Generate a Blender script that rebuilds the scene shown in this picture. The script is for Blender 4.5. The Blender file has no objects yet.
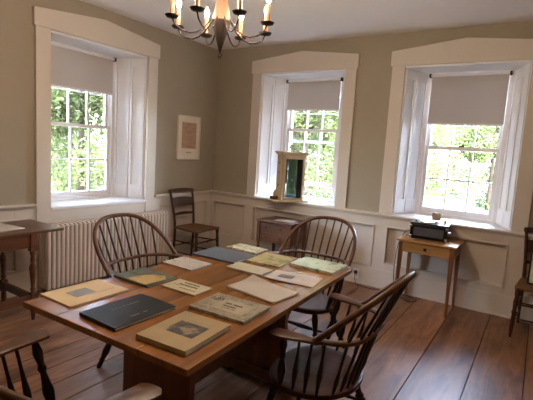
import bpy, bmesh, math, random
from mathutils import Vector, Matrix
random.seed(7)
PI = math.pi
C = bpy.context.scene.collection
S = bpy.context.scene

# ---------------------------------------------------------------- camera
cam_d = bpy.data.cameras.new('camera'); cam = bpy.data.objects.new('camera', cam_d); C.objects.link(cam)
S.camera = cam
CX, CY, CZ = 3.9955, -4.7409, 1.5
YAW, PIT, ROL, FPX = 0.572, -0.1199, 0.0616, 424.6
fw = Vector((-math.sin(YAW)*math.cos(PIT), math.cos(YAW)*math.cos(PIT), math.sin(PIT)))
rr = Vector((math.cos(YAW), math.sin(YAW), 0)); uu = rr.cross(fw)
r2 = rr*math.cos(ROL) + uu*math.sin(ROL); u2 = -rr*math.sin(ROL) + uu*math.cos(ROL)
M = Matrix((r2, u2, -fw)).transposed().to_4x4(); M.translation = (CX, CY, CZ)
cam.matrix_world = M
cam_d.sensor_fit = 'HORIZONTAL'; cam_d.sensor_width = 36; cam_d.lens = FPX/533*36
cam_d.clip_start = .02; cam_d.clip_end = 300

# ---------------------------------------------------------------- light and exposure
W = bpy.data.worlds.new('sky'); S.world = W; W.use_nodes = True
wn = W.node_tree; wn.nodes.clear()
sky = wn.nodes.new('ShaderNodeTexSky'); sky.sky_type = 'NISHITA'; sky.sun_disc = False
sky.sun_elevation = math.radians(48); sky.sun_rotation = math.radians(150); sky.dust_density = 3.0; sky.air_density = 1.0
hs = wn.nodes.new('ShaderNodeHueSaturation'); hs.inputs['Saturation'].default_value = .75
bg = wn.nodes.new('ShaderNodeBackground'); bg.inputs[1].default_value = 4.8
wo = wn.nodes.new('ShaderNodeOutputWorld')
wn.links.new(sky.outputs[0], hs.inputs['Color']); wn.links.new(hs.outputs[0], bg.inputs[0]); wn.links.new(bg.outputs[0], wo.inputs[0])
sun_d = bpy.data.lights.new('sun', 'SUN'); sun_d.energy = 5; sun_d.angle = .01; sun_d.color = (1, .95, .85)
sun = bpy.data.objects.new('sun', sun_d); C.objects.link(sun)
sun.rotation_euler = (math.radians(14), 0, math.radians(35)); sun.location = (3, -4, 12)
S.view_settings.view_transform = 'Standard'; S.view_settings.look = 'None'
S.view_settings.exposure = 1.88; S.view_settings.gamma = 1; S.view_settings.use_curve_mapping = False
S.cycles.max_bounces = 10; S.cycles.diffuse_bounces = 6; S.cycles.transparent_max_bounces = 16
S.cycles.use_denoising = True
S.cycles.sample_clamp_indirect = 12

def portal(name, loc, rot, sx, sz):
    l = bpy.data.lights.new(name, 'AREA'); l.shape = 'RECTANGLE'; l.size = sx; l.size_y = sz
    l.cycles.is_portal = True
    o = bpy.data.objects.new(name, l); C.objects.link(o); o.location = loc; o.rotation_euler = rot
WZ0, WZ1 = .9, 2.44
portal('window_portal', (1.348, .5, 1.67), (-PI/2, 0, 0), .86, 1.6)
portal('window_portal', (3.208, .5, 1.67), (-PI/2, 0, 0), .86, 1.6)
portal('window_portal', (-.5, -1.859, 1.67), (0, -PI/2, 0), 1.6, .86)

# ---------------------------------------------------------------- material helpers
def nm(name):
    m = bpy.data.materials.new(name); m.use_nodes = True
    nt = m.node_tree; b = nt.nodes['Principled BSDF']
    return m, nt, b
def c4(c): return (c[0], c[1], c[2], 1)
def hexc(h):
    v = [int(h[i:i+2], 16)/255 for i in (0, 2, 4)]
    return tuple(x/12.92 if x <= .04045 else ((x+.055)/1.055)**2.4 for x in v)
def plain(name, col, rough=.5, metal=0, var=.06, scale=6, spec=.5, bump=0):
    m, nt, b = nm(name)
    tc = nt.nodes.new('ShaderNodeTexCoord'); n = nt.nodes.new('ShaderNodeTexNoise'); n.inputs['Scale'].default_value = scale; n.inputs['Detail'].default_value = 4
    r = nt.nodes.new('ShaderNodeValToRGB')
    r.color_ramp.elements[0].position = .3; r.color_ramp.elements[1].position = .7
    r.color_ramp.elements[0].color = c4([x*(1-var) for x in col]); r.color_ramp.elements[1].color = c4([min(1, x*(1+var)) for x in col])
    nt.links.new(tc.outputs['Object'], n.inputs['Vector']); nt.links.new(n.outputs[0], r.inputs[0]); nt.links.new(r.outputs[0], b.inputs['Base Color'])
    b.inputs['Roughness'].default_value = rough; b.inputs['Metallic'].default_value = metal; b.inputs['Specular IOR Level'].default_value = spec
    if bump:
        bp = nt.nodes.new('ShaderNodeBump'); bp.inputs['Strength'].default_value = bump; bp.inputs['Distance'].default_value = .002
        nt.links.new(n.outputs[0], bp.inputs['Height']); nt.links.new(bp.outputs[0], b.inputs['Normal'])
    return m
def wood(name, dark, light, axis='Y', scale=1.0, rough=.35, spec=.5, stretch=.08, coat=0, random_obj=0):
    m, nt, b = nm(name)
    tc = nt.nodes.new('ShaderNodeTexCoord'); mp = nt.nodes.new('ShaderNodeMapping')
    s = [18*scale]*3; s['XYZ'.index(axis)] = 18*scale*stretch; mp.inputs['Scale'].default_value = s
    n = nt.nodes.new('ShaderNodeTexNoise'); n.inputs['Scale'].default_value = 1; n.inputs['Detail'].default_value = 6; n.inputs['Roughness'].default_value = .65; n.inputs['Distortion'].default_value = .6
    n2 = nt.nodes.new('ShaderNodeTexNoise'); n2.inputs['Scale'].default_value = 2.2; n2.inputs['Detail'].default_value = 3
    r = nt.nodes.new('ShaderNodeValToRGB'); e = r.color_ramp.elements
    e[0].position = .28; e[1].position = .72; e[0].color = c4(dark); e[1].color = c4(light)
    mx = nt.nodes.new('ShaderNodeMix'); mx.data_type = 'RGBA'; mx.blend_type = 'MULTIPLY'; mx.inputs[0].default_value = .5
    r2_ = nt.nodes.new('ShaderNodeValToRGB'); r2_.color_ramp.elements[0].position = .35; r2_.color_ramp.elements[1].position = .65
    r2_.color_ramp.elements[0].color = (.62, .6, .58, 1); r2_.color_ramp.elements[1].color = (1, 1, 1, 1)
    L = nt.links.new
    L(tc.outputs['Object'], mp.inputs['Vector']); L(mp.outputs[0], n.inputs['Vector']); L(n.outputs[0], r.inputs[0])
    L(tc.outputs['Object'], n2.inputs['Vector']); L(n2.outputs[0], r2_.inputs[0])
    L(r.outputs[0], mx.inputs[6]); L(r2_.outputs[0], mx.inputs[7]); L(mx.outputs[2], b.inputs['Base Color'])
    b.inputs['Roughness'].default_value = rough; b.inputs['Specular IOR Level'].default_value = spec
    b.inputs['Coat Weight'].default_value = coat; b.inputs['Coat Roughness'].default_value = .12
    bp = nt.nodes.new('ShaderNodeBump'); bp.inputs['Strength'].default_value = .25; bp.inputs['Distance'].default_value = .0015
    L(n.outputs[0], bp.inputs['Height']); L(bp.outputs[0], b.inputs['Normal'])
    return m
def printed(name, cols, scale=14, rough=.45, detail=3, stretch=(1, 1, 1), seed=0, pos=None):
    """a printed picture: blotches of several inks"""
    m, nt, b = nm(name)
    tc = nt.nodes.new('ShaderNodeTexCoord'); mp = nt.nodes.new('ShaderNodeMapping'); mp.inputs['Scale'].default_value = stretch
    mp.inputs['Location'].default_value = (seed, seed*.7, 0)
    n = nt.nodes.new('ShaderNodeTexNoise'); n.inputs['Scale'].default_value = scale; n.inputs['Detail'].default_value = detail; n.inputs['Distortion'].default_value = .8
    r = nt.nodes.new('ShaderNodeValToRGB'); e = r.color_ramp.elements
    k = len(cols)
    ps = pos or [.3+.4*i/(k-1) for i in range(k)]
    e[0].position = ps[0]; e[0].color = c4(cols[0]); e[1].position = ps[-1]; e[1].color = c4(cols[-1])
    for i in range(1, k-1):
        q = e.new(ps[i]); q.color = c4(cols[i])
    L = nt.links.new
    L(tc.outputs['Object'], mp.inputs[0]); L(mp.outputs[0], n.inputs['Vector']); L(n.outputs[0], r.inputs[0]); L(r.outputs[0], b.inputs['Base Color'])
    b.inputs['Roughness'].default_value = rough
    return m
def glassy(name, gloss=.06, tint=(1, 1, 1), mult=1.0):
    m = bpy.data.materials.new(name); m.use_nodes = True; nt = m.node_tree; nt.nodes.clear()
    o = nt.nodes.new('ShaderNodeOutputMaterial'); t = nt.nodes.new('ShaderNodeBsdfTransparent'); g = nt.nodes.new('ShaderNodeBsdfGlossy')
    t.inputs[0].default_value = c4(tint); g.inputs['Roughness'].default_value = .02
    fr = nt.nodes.new('ShaderNodeFresnel'); fr.inputs[0].default_value = 1.45
    mxx = nt.nodes.new('ShaderNodeMixShader'); nt.links.new(fr.outputs[0], mxx.inputs[0]); nt.links.new(t.outputs[0], mxx.inputs[1]); nt.links.new(g.outputs[0], mxx.inputs[2]); nt.links.new(mxx.outputs[0], o.inputs[0])
    return m
def glow(name, col, strength):
    m, nt, b = nm(name); b.inputs['Base Color'].default_value = c4(col); b.inputs['Emission Color'].default_value = c4(col); b.inputs['Emission Strength'].default_value = strength
    return m

MT = {}
MT['wall'] = plain('olive_wall_paint', hexc('9f9482'), .85, var=.03, scale=3, spec=.2)
MT['ceiling'] = plain('ceiling_paint', hexc('efebe8'), .9, var=.02, scale=2, spec=.2)
MT['trim'] = plain('cream_trim_paint', hexc('cbc0b3'), .45, var=.02, scale=5, spec=.4)
MT['sash'] = plain('white_window_paint', hexc('e4e2e2'), .4, var=.02, scale=5)
MT['radiator'] = plain('radiator_enamel', hexc('cdbfb0'), .4, var=.03, scale=9)
MT['table'] = wood('honey_table_wood', hexc('74461f'), hexc('a6723c'), 'Y', .9, .24, .5, .05)
MT['tableleg'] = wood('table_trestle_wood', hexc('5e361b'), hexc('85502a'), 'Z', 1, .45)
MT['chair'] = wood('windsor_chair_wood', hexc('1c100a'), hexc('362015'), 'Z', 1.2, .35, .4, .2)
MT['chairbow'] = wood('windsor_bow_wood', hexc('3a2312'), hexc('6b4426'), 'Z', 1.2, .35, .4, .5)
MT['seat'] = wood('windsor_seat_wood', hexc('301c10'), hexc('573622'), 'Y', 1, .42, .14, .12)
MT['darkchair'] = wood('side_chair_wood', hexc('2e1b10'), hexc('54341f'), 'Z', 1.2, .6, .2, .2)
MT['oldtable'] = wood('old_table_wood', hexc('3c2214'), hexc('6e4429'), 'Y', 1, .3, .5, .1)
MT['pine'] = wood('worn_pine_table_wood', hexc('a0743c'), hexc('cfa368'), 'X', 1, .4, .5, .1)
MT['pineleg'] = wood('worn_pine_leg_wood', hexc('6a3e22'), hexc('8f5c34'), 'Z', 1, .4, .5, .1)
MT['night'] = wood('mahogany_stand_wood', hexc('4a2d1c'), hexc('7d5538'), 'X', 1, .4, .5, .1)
MT['blond'] = wood('blond_case_wood', hexc('bfa880'), hexc('dccdab'), 'Z', 1, .45, .5, .1)
MT['rush'] = plain('woven_seat', hexc('6b4728'), .6, var=.25, scale=60, bump=.6)
MT['brass'] = plain('aged_brass', hexc('2e241c'), .55, .7, .15, 20)
MT['brass_lit'] = plain('candle_lit_brass', hexc('5c4636'), .5, .8, .1, 20)  # same brass, candle light on the upper cone put into a lighter colour
MT['black'] = plain('black_paint', hexc('0d0d0f'), .35, var=.1, spec=.3)
MT['rubber'] = plain('black_rubber', hexc('121212'), .6)
MT['chrome'] = plain('chrome', (.6, .6, .62), .2, 1)
MT['grillecloth'] = plain('grey_grille_cloth', hexc('4b4b52'), .7, var=.12, scale=90)
MT['paper'] = plain('white_paper', hexc('c0b9ad'), .8, var=.03, scale=20, spec=.2)
MT['pages'] = plain('book_pages', hexc('c9c0ae'), .8, var=.08, scale=80, spec=.2)
MT['glass'] = glassy('window_glass')
MT['darkglass'] = None
MT['knob'] = plain('dark_knob', hexc('2b1a10'), .3)

def shade_mat():
    m, nt, b = nm('roller_shade_fabric')
    b.inputs['Base Color'].default_value = c4(hexc('c6bfbb')); b.inputs['Roughness'].default_value = .9; b.inputs['Specular IOR Level'].default_value = .1
    t = nt.nodes.new('ShaderNodeBsdfTranslucent'); t.inputs[0].default_value = c4(hexc('c8c0bc'))
    mx = nt.nodes.new('ShaderNodeMixShader'); mx.inputs[0].default_value = .12
    tc = nt.nodes.new('ShaderNodeTexCoord'); n = nt.nodes.new('ShaderNodeTexNoise'); n.inputs['Scale'].default_value = 300
    bp = nt.nodes.new('ShaderNodeBump'); bp.inputs['Strength'].default_value = .15; bp.inputs['Distance'].default_value = .001
    nt.links.new(tc.outputs['Object'], n.inputs['Vector']); nt.links.new(n.outputs[0], bp.inputs['Height']); nt.links.new(bp.outputs[0], b.inputs['Normal'])
    o = nt.nodes['Material Output']
    nt.links.new(b.outputs[0], mx.inputs[1]); nt.links.new(t.outputs[0], mx.inputs[2]); nt.links.new(mx.outputs[0], o.inputs[0])
    return m
MT['shade'] = shade_mat()

def floor_mat():
    m, nt, b = nm('old_floor_boards')
    tc = nt.nodes.new('ShaderNodeTexCoord'); at = nt.nodes.new('ShaderNodeAttribute'); at.attribute_name = 'board'
    mp = nt.nodes.new('ShaderNodeMapping'); mp.inputs['Scale'].default_value = (7, .9, 9)
    ad = nt.nodes.new('ShaderNodeVectorMath'); ad.operation = 'ADD'
    n = nt.nodes.new('ShaderNodeTexNoise'); n.inputs['Scale'].default_value = 1.6; n.inputs['Detail'].default_value = 7; n.inputs['Roughness'].default_value = .62; n.inputs['Distortion'].default_value = 1.2
    r = nt.nodes.new('ShaderNodeValToRGB'); e = r.color_ramp.elements
    e[0].position = .3; e[1].position = .72; e[0].color = c4(hexc('6a452f')); e[1].color = c4(hexc('ac7c58'))
    hsv = nt.nodes.new('ShaderNodeHueSaturation')
    mr = nt.nodes.new('ShaderNodeMapRange'); mr.inputs[3].default_value = .75; mr.inputs[4].default_value = 1.15
    # knots and worn dark patches
    v = nt.nodes.new('ShaderNodeTexNoise'); v.inputs['Scale'].default_value = 2.6; v.inputs['Detail'].default_value = 5; v.inputs['Roughness'].default_value = .6
    mp2 = nt.nodes.new('ShaderNodeMapping'); mp2.inputs['Scale'].default_value = (1.6, .8, 1)
    r2_ = nt.nodes.new('ShaderNodeValToRGB'); r2_.color_ramp.elements[0].position = .34; r2_.color_ramp.elements[0].color = (.45, .42, .4, 1); r2_.color_ramp.elements[1].position = .5; r2_.color_ramp.elements[1].color = (1, 1, 1, 1)
    mx = nt.nodes.new('ShaderNodeMix'); mx.data_type = 'RGBA'; mx.blend_type = 'MULTIPLY'; mx.inputs[0].default_value = .8
    L = nt.links.new
    L(tc.outputs['Object'], mp.inputs[0]); L(mp.outputs[0], ad.inputs[0]); L(at.outputs['Color'], ad.inputs[1]); 
    sc = nt.nodes.new('ShaderNodeVectorMath'); sc.operation = 'SCALE'; sc.inputs['Scale'].default_value = 37
    L(at.outputs['Color'], sc.inputs[0]); L(sc.outputs[0], ad.inputs[1])
    L(ad.outputs[0], n.inputs['Vector']); L(n.outputs[0], r.inputs[0]); L(r.outputs[0], hsv.inputs['Color'])
    L(at.outputs['Fac'], mr.inputs[0]); L(mr.outputs[0], hsv.inputs['Value'])
    L(tc.outputs['Object'], mp2.inputs[0]); L(mp2.outputs[0], v.inputs['Vector']); L(v.outputs[0], r2_.inputs[0])
    L(hsv.outputs[0], mx.inputs[6]); L(r2_.outputs[0], mx.inputs[7]); L(mx.outputs[2], b.inputs['Base Color'])
    b.inputs['Roughness'].default_value = .42; b.inputs['Specular IOR Level'].default_value = .45
    bp = nt.nodes.new('ShaderNodeBump'); bp.inputs['Strength'].default_value = .3; bp.inputs['Distance'].default_value = .002
    L(n.outputs[0], bp.inputs['Height']); L(bp.outputs[0], b.inputs['Normal'])
    return m

# ---------------------------------------------------------------- mesh helpers
class MB:
    def __init__(s): s.v = []; s.f = []; s.sm = []; s.att = []
    def add(s, vs, fs, smooth=False, att=None):
        k = len(s.v); s.v += [Vector(v) for v in vs]; s.f += [[i+k for i in f] for f in fs]; s.sm += [smooth]*len(fs); s.att += [att]*len(fs)
    def box(s, x0, x1, y0, y1, z0, z1, T=None, att=None):
        vs = [(x, y, z) for z in (z0, z1) for y in (y0, y1) for x in (x0, x1)]
        if T: vs = [T(*v) for v in vs]
        s.add(vs, [(0, 2, 3, 1), (4, 5, 7, 6), (0, 1, 5, 4), (2, 6, 7, 3), (0, 4, 6, 2), (1, 3, 7, 5)], att=att)
        return s
    def prism(s, poly, z0, z1, T=lambda u, v, z: (u, v, z), smooth=False):
        n = len(poly); vs = [T(u, v, z0) for u, v in poly] + [T(u, v, z1) for u, v in poly]
        s.add(vs, [list(range(n))[::-1], list(range(n, 2*n))] + [[i, (i+1) % n, n+(i+1) % n, n+i] for i in range(n)], smooth=False)
        return s
    def lathe(s, p0, p1, prof, n=12, cap=True):
        p0 = Vector(p0); p1 = Vector(p1); d = p1-p0; L = d.length; z = d.normalized()
        a = Vector((1, 0, 0)) if abs(z.x) < .9 else Vector((0, 1, 0)); x = z.cross(a).normalized(); y = z.cross(x)
        vs = []; m = len(prof)
        for t, r in prof:
            for i in range(n):
                an = 2*PI*i/n; vs.append(p0+d*t+x*(math.cos(an)*r)+y*(math.sin(an)*r))
        fs = [[j*n+i, j*n+(i+1) % n, (j+1)*n+(i+1) % n, (j+1)*n+i] for j in range(m-1) for i in range(n)]
        if cap: fs += [list(range(n))[::-1], [(m-1)*n+i for i in range(n)]]
        s.add(vs, fs, True); return s
    def tube(s, pts, rad, n=8, cap=True, flat=None, up=None):
        """sweep; rad number or list; flat=(a,b) half sizes (side, up) rectangular-oval section"""
        pts = [Vector(p) for p in pts]; m = len(pts); vs = []
        prev = None
        for i, p in enumerate(pts):
            t = (pts[min(i+1, m-1)]-pts[max(i-1, 0)]).normalized()
            if up is not None:
                x = t.cross(Vector(up)).normalized(); y = x.cross(t)
            else:
                if prev is None:
                    a = Vector((0, 0, 1)) if abs(t.z) < .9 else Vector((1, 0, 0)); x = t.cross(a).normalized()
                else:
                    x = (prev - t*prev.dot(t)).normalized()
                y = x.cross(t); prev = x
            r = rad[i] if isinstance(rad, (list, tuple)) else rad
            if isinstance(r, (tuple, list)): ra, rb = r
            else: ra = rb = r
            for k in range(n):
                an = 2*PI*(k+.5)/n
                cx, sx = math.cos(an), math.sin(an)
                if flat: # superellipse
                    cx = math.copysign(abs(cx)**.6, cx); sx = math.copysign(abs(sx)**.6, sx)
                vs.append(p+x*(cx*ra)+y*(sx*rb))
        fs = [[j*n+i, j*n+(i+1) % n, (j+1)*n+(i+1) % n, (j+1)*n+i] for j in range(m-1) for i in range(n)]
        if cap: fs += [list(range(n))[::-1], [(m-1)*n+i for i in range(n)]]
        s.add(vs, fs, True); return s
    def disc_solid(s, rings):
        """closed skin through rings of equal count, capped"""
        n = len(rings[0]); vs = [p for r in rings for p in r]; m = len(rings)
        fs = [[j*n+i, j*n+(i+1) % n, (j+1)*n+(i+1) % n, (j+1)*n+i] for j in range(m-1) for i in range(n)]
        fs += [list(range(n))[::-1], [(m-1)*n+i for i in range(n)]]
        s.add(vs, fs, True); return s
    def build(s, name, mat, parent=None, bevel=0, smooth_angle=True):
        me = bpy.data.meshes.new(name); me.from_pydata([tuple(v) for v in s.v], [], s.f); me.update()
        bm = bmesh.new(); bm.from_mesh(me); bmesh.ops.recalc_face_normals(bm, faces=bm.faces); bm.to_mesh(me); bm.free()
        for p, k in zip(me.polygons, s.sm): p.use_smooth = k
        if any(a is not None for a in s.att):
            at = me.attributes.new('board', 'FLOAT_COLOR', 'FACE')
            for i, a in enumerate(s.att): at.data[i].color = (a or 0, a or 0, a or 0, 1)
        me.materials.append(MT[mat] if isinstance(mat, str) else mat)
        o = bpy.data.objects.new(name, me); C.objects.link(o)
        if any(s.sm):
            try:
                me.set_sharp_from_angle(angle=math.radians(50))
            except Exception: pass
        if bevel:
            b = o.modifiers.new('bevel', 'BEVEL'); b.width = bevel; b.segments = 2; b.limit_method = 'ANGLE'; b.angle_limit = math.radians(40)
        if parent: o.parent = parent
        return o
def thing(name, label, cat, loc=(0, 0, 0), rz=0, group=None):
    o = bpy.data.objects.new(name, None); C.objects.link(o); o.location = loc; o.rotation_euler = (0, 0, rz)
    o.empty_display_size = .1
    o['label'] = label; o['category'] = cat
    if group: o['group'] = group
    return o
def tag(o, label, cat, group=None, kind=None):
    o['label'] = label; o['category'] = cat
    if group: o['group'] = group
    if kind: o['kind'] = kind
    return o
def struct(o): o['kind'] = 'structure'; return o
def copy_tree(o, parent=None):
    c = o.copy(); C.objects.link(c)
    if parent: c.parent = parent
    for ch in list(o.children): copy_tree(ch, c)
    return c
def lerp(a, b, t): return a+(b-a)*t
def arc_pts(f, n): return [f(i/(n-1)) for i in range(n)]

# ---------------------------------------------------------------- room shell
H = 2.83; RX = 5.6; RY = -6.2; TH = .5
RAIL = .855; SILL_L = .805; TOP = 2.476
D = .38; HO = .585; HI = .43
wins = [('B', 1.348, .855), ('B', 3.208, .855), ('L', -1.859, SILL_L)]
TB = lambda c: (lambda u, v, z: (c+u, v, z))
TL = lambda c: (lambda u, v, z: (-v, c+u, z))
fb = MB()
xs = [-.05, .20, .42, .62, .84, 1.03, 1.255, 1.46, 1.65, 1.85, 2.08, 2.39, 2.66, 3.02, 3.38, 3.72, 4.05, 4.4, 4.7, 5.05, 5.35, RX+.1]
for i in range(len(xs)-1):
    g = .0035
    fb.box(xs[i]+g, xs[i+1]-g, RY-.1, .02, -.03, 0, att=random.random())
fl = struct(fb.build('floor', floor_mat())); 
sb = MB(); sb.box(-.05, RX+.1, RY-.1, .02, -.09, -.028); sub = sb.build('subfloor', MT['rubber'], fl)
struct(MB().box(-TH, RX+TH, RY-TH, TH, H, H+.15).build('ceiling', 'ceiling'))
wb = MB(); z0w = -.1
e = [-TH, 1.348-HO, 1.348+HO, 3.208-HO, 3.208+HO, RX+TH]
wb.box(e[0], e[1], 0, TH, z0w, H); wb.box(e[2], e[3], 0, TH, z0w, H); wb.box(e[4], e[5], 0, TH, z0w, H)
for a, b in ((e[1], e[2]), (e[3], e[4])):
    wb.box(a, b, 0, TH, z0w, RAIL-.03); wb.box(a, b, 0, TH, TOP, H)
struct(wb.build('wall_back', 'wall'))
wl = MB(); c = -1.859
wl.box(-TH, 0, RY-TH, c-HO, z0w, H); wl.box(-TH, 0, c+HO, -.0005, z0w, H)
wl.box(-TH, 0, c-HO, c+HO, z0w, SILL_L-.03); wl.box(-TH, 0, c-HO, c+HO, TOP, H)
struct(wl.build('wall_left', 'wall'))
def wall_with(holes, a, b, T):
    m = MB(); cur = a
    for c_ in sorted(holes):
        m.box(cur, c_-HO, 0, TH, z0w, H, T); m.box(c_-HO, c_+HO, 0, TH, z0w, RAIL-.03, T); m.box(c_-HO, c_+HO, 0, TH, TOP, H, T); cur = c_+HO
    m.box(cur, b, 0, TH, z0w, H, T); return m
struct(wall_with((), RY-TH, -.0005, lambda u, v, z: (RX+v, u, z)).build('wall_right', 'wall'))
struct(wall_with((), 0, RX-.0005, lambda u, v, z: (u, RY-v, z)).build('wall_front', 'wall'))

# windows
def make_window(n, kind, c, sill_z, raise_=0):
    T = {'B': TB, 'L': TL, 'R': lambda c: (lambda u, v, z: (RX+v, c+u, z)), 'F': lambda c: (lambda u, v, z: (c+u, RY-v, z))}[kind](c)
    w = bpy.data.objects.new('window_%d' % n, None); C.objects.link(w); w['kind'] = 'structure'
    w['label'] = ['double-hung window over the small two-drawer stand', 'double-hung window behind the record player', 'double-hung window above the radiator'][n-1] if n < 4 else 'double-hung window in the wall behind the viewer'
    # splayed jambs
    for sgn in (-1, 1):
        m = MB(); m.prism([(sgn*HO, 0), (sgn*HO, TH), (sgn*HI, TH), (sgn*HI, D)], sill_z-.005, TOP, T)
        m.build('jamb', 'sash', w)
        # panelled shutter on the splay: stiles, rails and raised fields
        L = math.hypot(HO-HI, D); du, dv = (HI-HO)/L*sgn, D/L; nu, nv = -sgn*dv, du*sgn*1.0
        nvec = Vector((-sgn*dv, abs(du)*-1*1.0)) ; nvec.normalize()
        def J(a, h, z, sgn=sgn, du=du, dv=dv, nvec=nvec): return T(sgn*HO+du*a+nvec.x*h, dv*a+nvec.y*h, z)
        sp = MB(); zb, zt = sill_z+.001, TOP-.002; hgt = .012
        st = .032
        cuts = [0.012, L*.5, L-.01]
        for i in range(2):
            a0, a1 = cuts[i]+.003, cuts[i+1]-.003
            sp.box(a0, a0+st, 0, hgt, zb+.02, zt-.03, J); sp.box(a1-st, a1, 0, hgt, zb+.02, zt-.03, J)
            for (q0, q1) in ((zb+.02, zb+.17), (zt-.13, zt-.03)):
                sp.box(a0+st, a1-st, 0, hgt, q0, q1, J)
        sp.build('shutter_panel', 'sash' , w, bevel=.002)
    # soffit
    MB().box(-HI, HI, 0, D, TOP-.02, TOP+.0, T).prism([(HI, D), (HO, 0), (HI, 0)], TOP-.02, TOP, T).prism([(-HI, D), (-HO, 0), (-HI, 0)], TOP-.02, TOP, T).build('soffit', 'sash', w)
    # sill board
    pr = .02 if kind != 'L' else .045
    MB().prism([(-HO, -pr), (HO, -pr), (HO, 0), (HI, D+.1), (-HI, D+.1), (-HO, 0)], sill_z-.028, sill_z, T).build('window_sill', 'sash', w, bevel=.006)
    # frame
    f = MB(); fi = .385
    f.box(-HI, -fi, D-.02, D+.1, sill_z, TOP-.02, T); f.box(fi, HI, D-.02, D+.1, sill_z, TOP-.02, T)
    f.box(-fi, fi, D-.02, D+.1, TOP-.07, TOP-.02, T); f.box(-fi, fi, D-.02, D+.1, sill_z, sill_z+.03, T)
    f.build('window_frame', 'sash', w, bevel=.003)
    zb0 = sill_z+.03; zm = 1.63; zt = TOP-.07
    def sash(name, za, zb_, v0, v1, bot, top):
        s = MB(); stl = .042
        s.box(-fi+.003, -fi+stl, v0, v1, za, zb_, T); s.box(fi-stl, fi-.003, v0, v1, za, zb_, T)
        s.box(-fi+stl, fi-stl, v0, v1, za, za+bot, T); s.box(-fi+stl, fi-stl, v0, v1, zb_-top, zb_, T)
        gw = 2*(fi-stl)
        for k in (1, 2): u = -fi+stl+gw*k/3; s.box(u-.008, u+.008, v0+.004, v1-.004, za+bot, zb_-top, T)
        zz = (za+bot+zb_-top)/2; s.box(-fi+stl, fi-stl, v0+.0045, v1-.0045, zz-.008, zz+.008, T)
        o = s.build(name, 'sash', w, bevel=.002)
        vm = (v0+v1)/2
        MB().box(-fi+stl-.002, fi-stl+.002, vm-.0015, vm+.0015, za+bot-.002, zb_-top+.002, T).build('pane', 'glass', o)
        return o
    sash('upper_sash', zm-.02, zt, D+.045, D+.08, .038, .045)
    lo = sash('lower_sash', zb0+raise_, zm+.02+raise_, D+.003, D+.038, .06, .038)
    MB().box(-.03, .03, D-.012, D+.02, zm+.02+raise_, zm+.035+raise_, T).lathe(T(.0, D-.002, zm+.03+raise_), T(.03, D-.012, zm+.045+raise_), [(0, .006), (1, .004)], 8).build('sash_lock', 'brass', w)
    # casing with ears and low pediment
    ca = .14; lowz = 0.0 if kind == 'B' else .0
    cs = MB(); th = .022 if kind != 'L' else .036
    lo_z = RAIL if kind != 'L' else .0
    cs.box(-HO-ca, -HO, -th, 0, lo_z, TOP, T); cs.box(HO, HO+ca, -th, 0, lo_z, TOP, T)
    if kind == 'L': cs.box(-HO, HO, -.030, 0, .68, SILL_L-.028, T)
    cs.build('casing', 'trim', w, bevel=.003)
    hd = MB(); a = HO+ca+.018
    hp = [(-a, TOP), (a, TOP), (a, 2.633), (0, 2.717), (-a, 2.633)]
    hd.add([T(u, -th-.008, z) for u, z in hp]+[T(u, 0, z) for u, z in hp], [[0, 1, 2, 3, 4], [9, 8, 7, 6, 5]]+[[i, (i+1) % 5, 5+(i+1) % 5, 5+i] for i in range(5)])
    hd.build('pediment', 'trim', w, bevel=.004)
    return T
SH = {}
def make_shade(T, zbot, label):
    sh = thing('roller_shade', label, 'window shade')
    v = D-.05
    MB().box(-.38, .38, v+.012, v+.014, zbot, TOP-.055, T).build('shade_fabric', 'shade', sh)
    MB().lathe(T(-.385, v, TOP-.055), T(.385, v, TOP-.055), [(0, .013), (1, .013)], 14).build('roller_tube', 'sash', sh)
    MB().box(-.379, .379, v+.008, v+.018, zbot-.012, zbot+.008, T).build('hem_bar', 'sash', sh, bevel=.002)
    for s in (-1, 1):
        a, b = sorted((s*.385, s*.405))
        MB().box(a, b, v-.015, v+.03, TOP-.075, TOP-.035, T).build('bracket', 'brass', sh)
T1 = make_window(1, 'B', 1.348, .855, .15); make_shade(T1, 2.045, 'grey roller shade in the window over the glass-fronted wooden case')
T2 = make_window(2, 'B', 3.208, .855); make_shade(T2, 1.895, 'grey roller shade, longest drop, in the window behind the record player')
T3 = make_window(3, 'L', -1.859, SILL_L); make_shade(T3, 2.02, 'grey roller shade in the window above the radiator')

# chair rail, wainscot, baseboards
def rail_run(name, T, a, b, holes=(), q=0):
    m = MB(); cur = a; segs = []
    for h0, h1 in sorted(holes):
        segs.append((cur, h0)); cur = h1
    segs.append((cur, b))
    for s0, s1 in segs:
        prof = [(-.090, RAIL-.020), (-.090, RAIL-.004), (-.084, RAIL), (-.0, RAIL), (0, RAIL-.05), (-.056, RAIL-.05), (-.062, RAIL-.026)]
        n = len(prof); prof = [(min(0, v+q) if v < -.01 else v, z) for v, z in prof]; vs = [T(s0, v, z) for v, z in prof]+[T(s1, v, z) for v, z in prof]
        m.add(vs, [list(range(n)), list(range(n, 2*n))[::-1]]+[[i, (i+1) % n, n+(i+1) % n, n+i] for i in range(n)])
    return m
TB0, TL0, = TB(0), TL(0)
g1 = 1.348; g2 = 3.208
struct(rail_run('x', TB0, 0.0, RX, ()).build('trim_1', 'trim'))
struct(rail_run('x', TL0, RY, -.091, ((-1.859-HO-.14, -1.859+HO+.14),), .026).build('trim_2', 'trim'))
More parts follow.
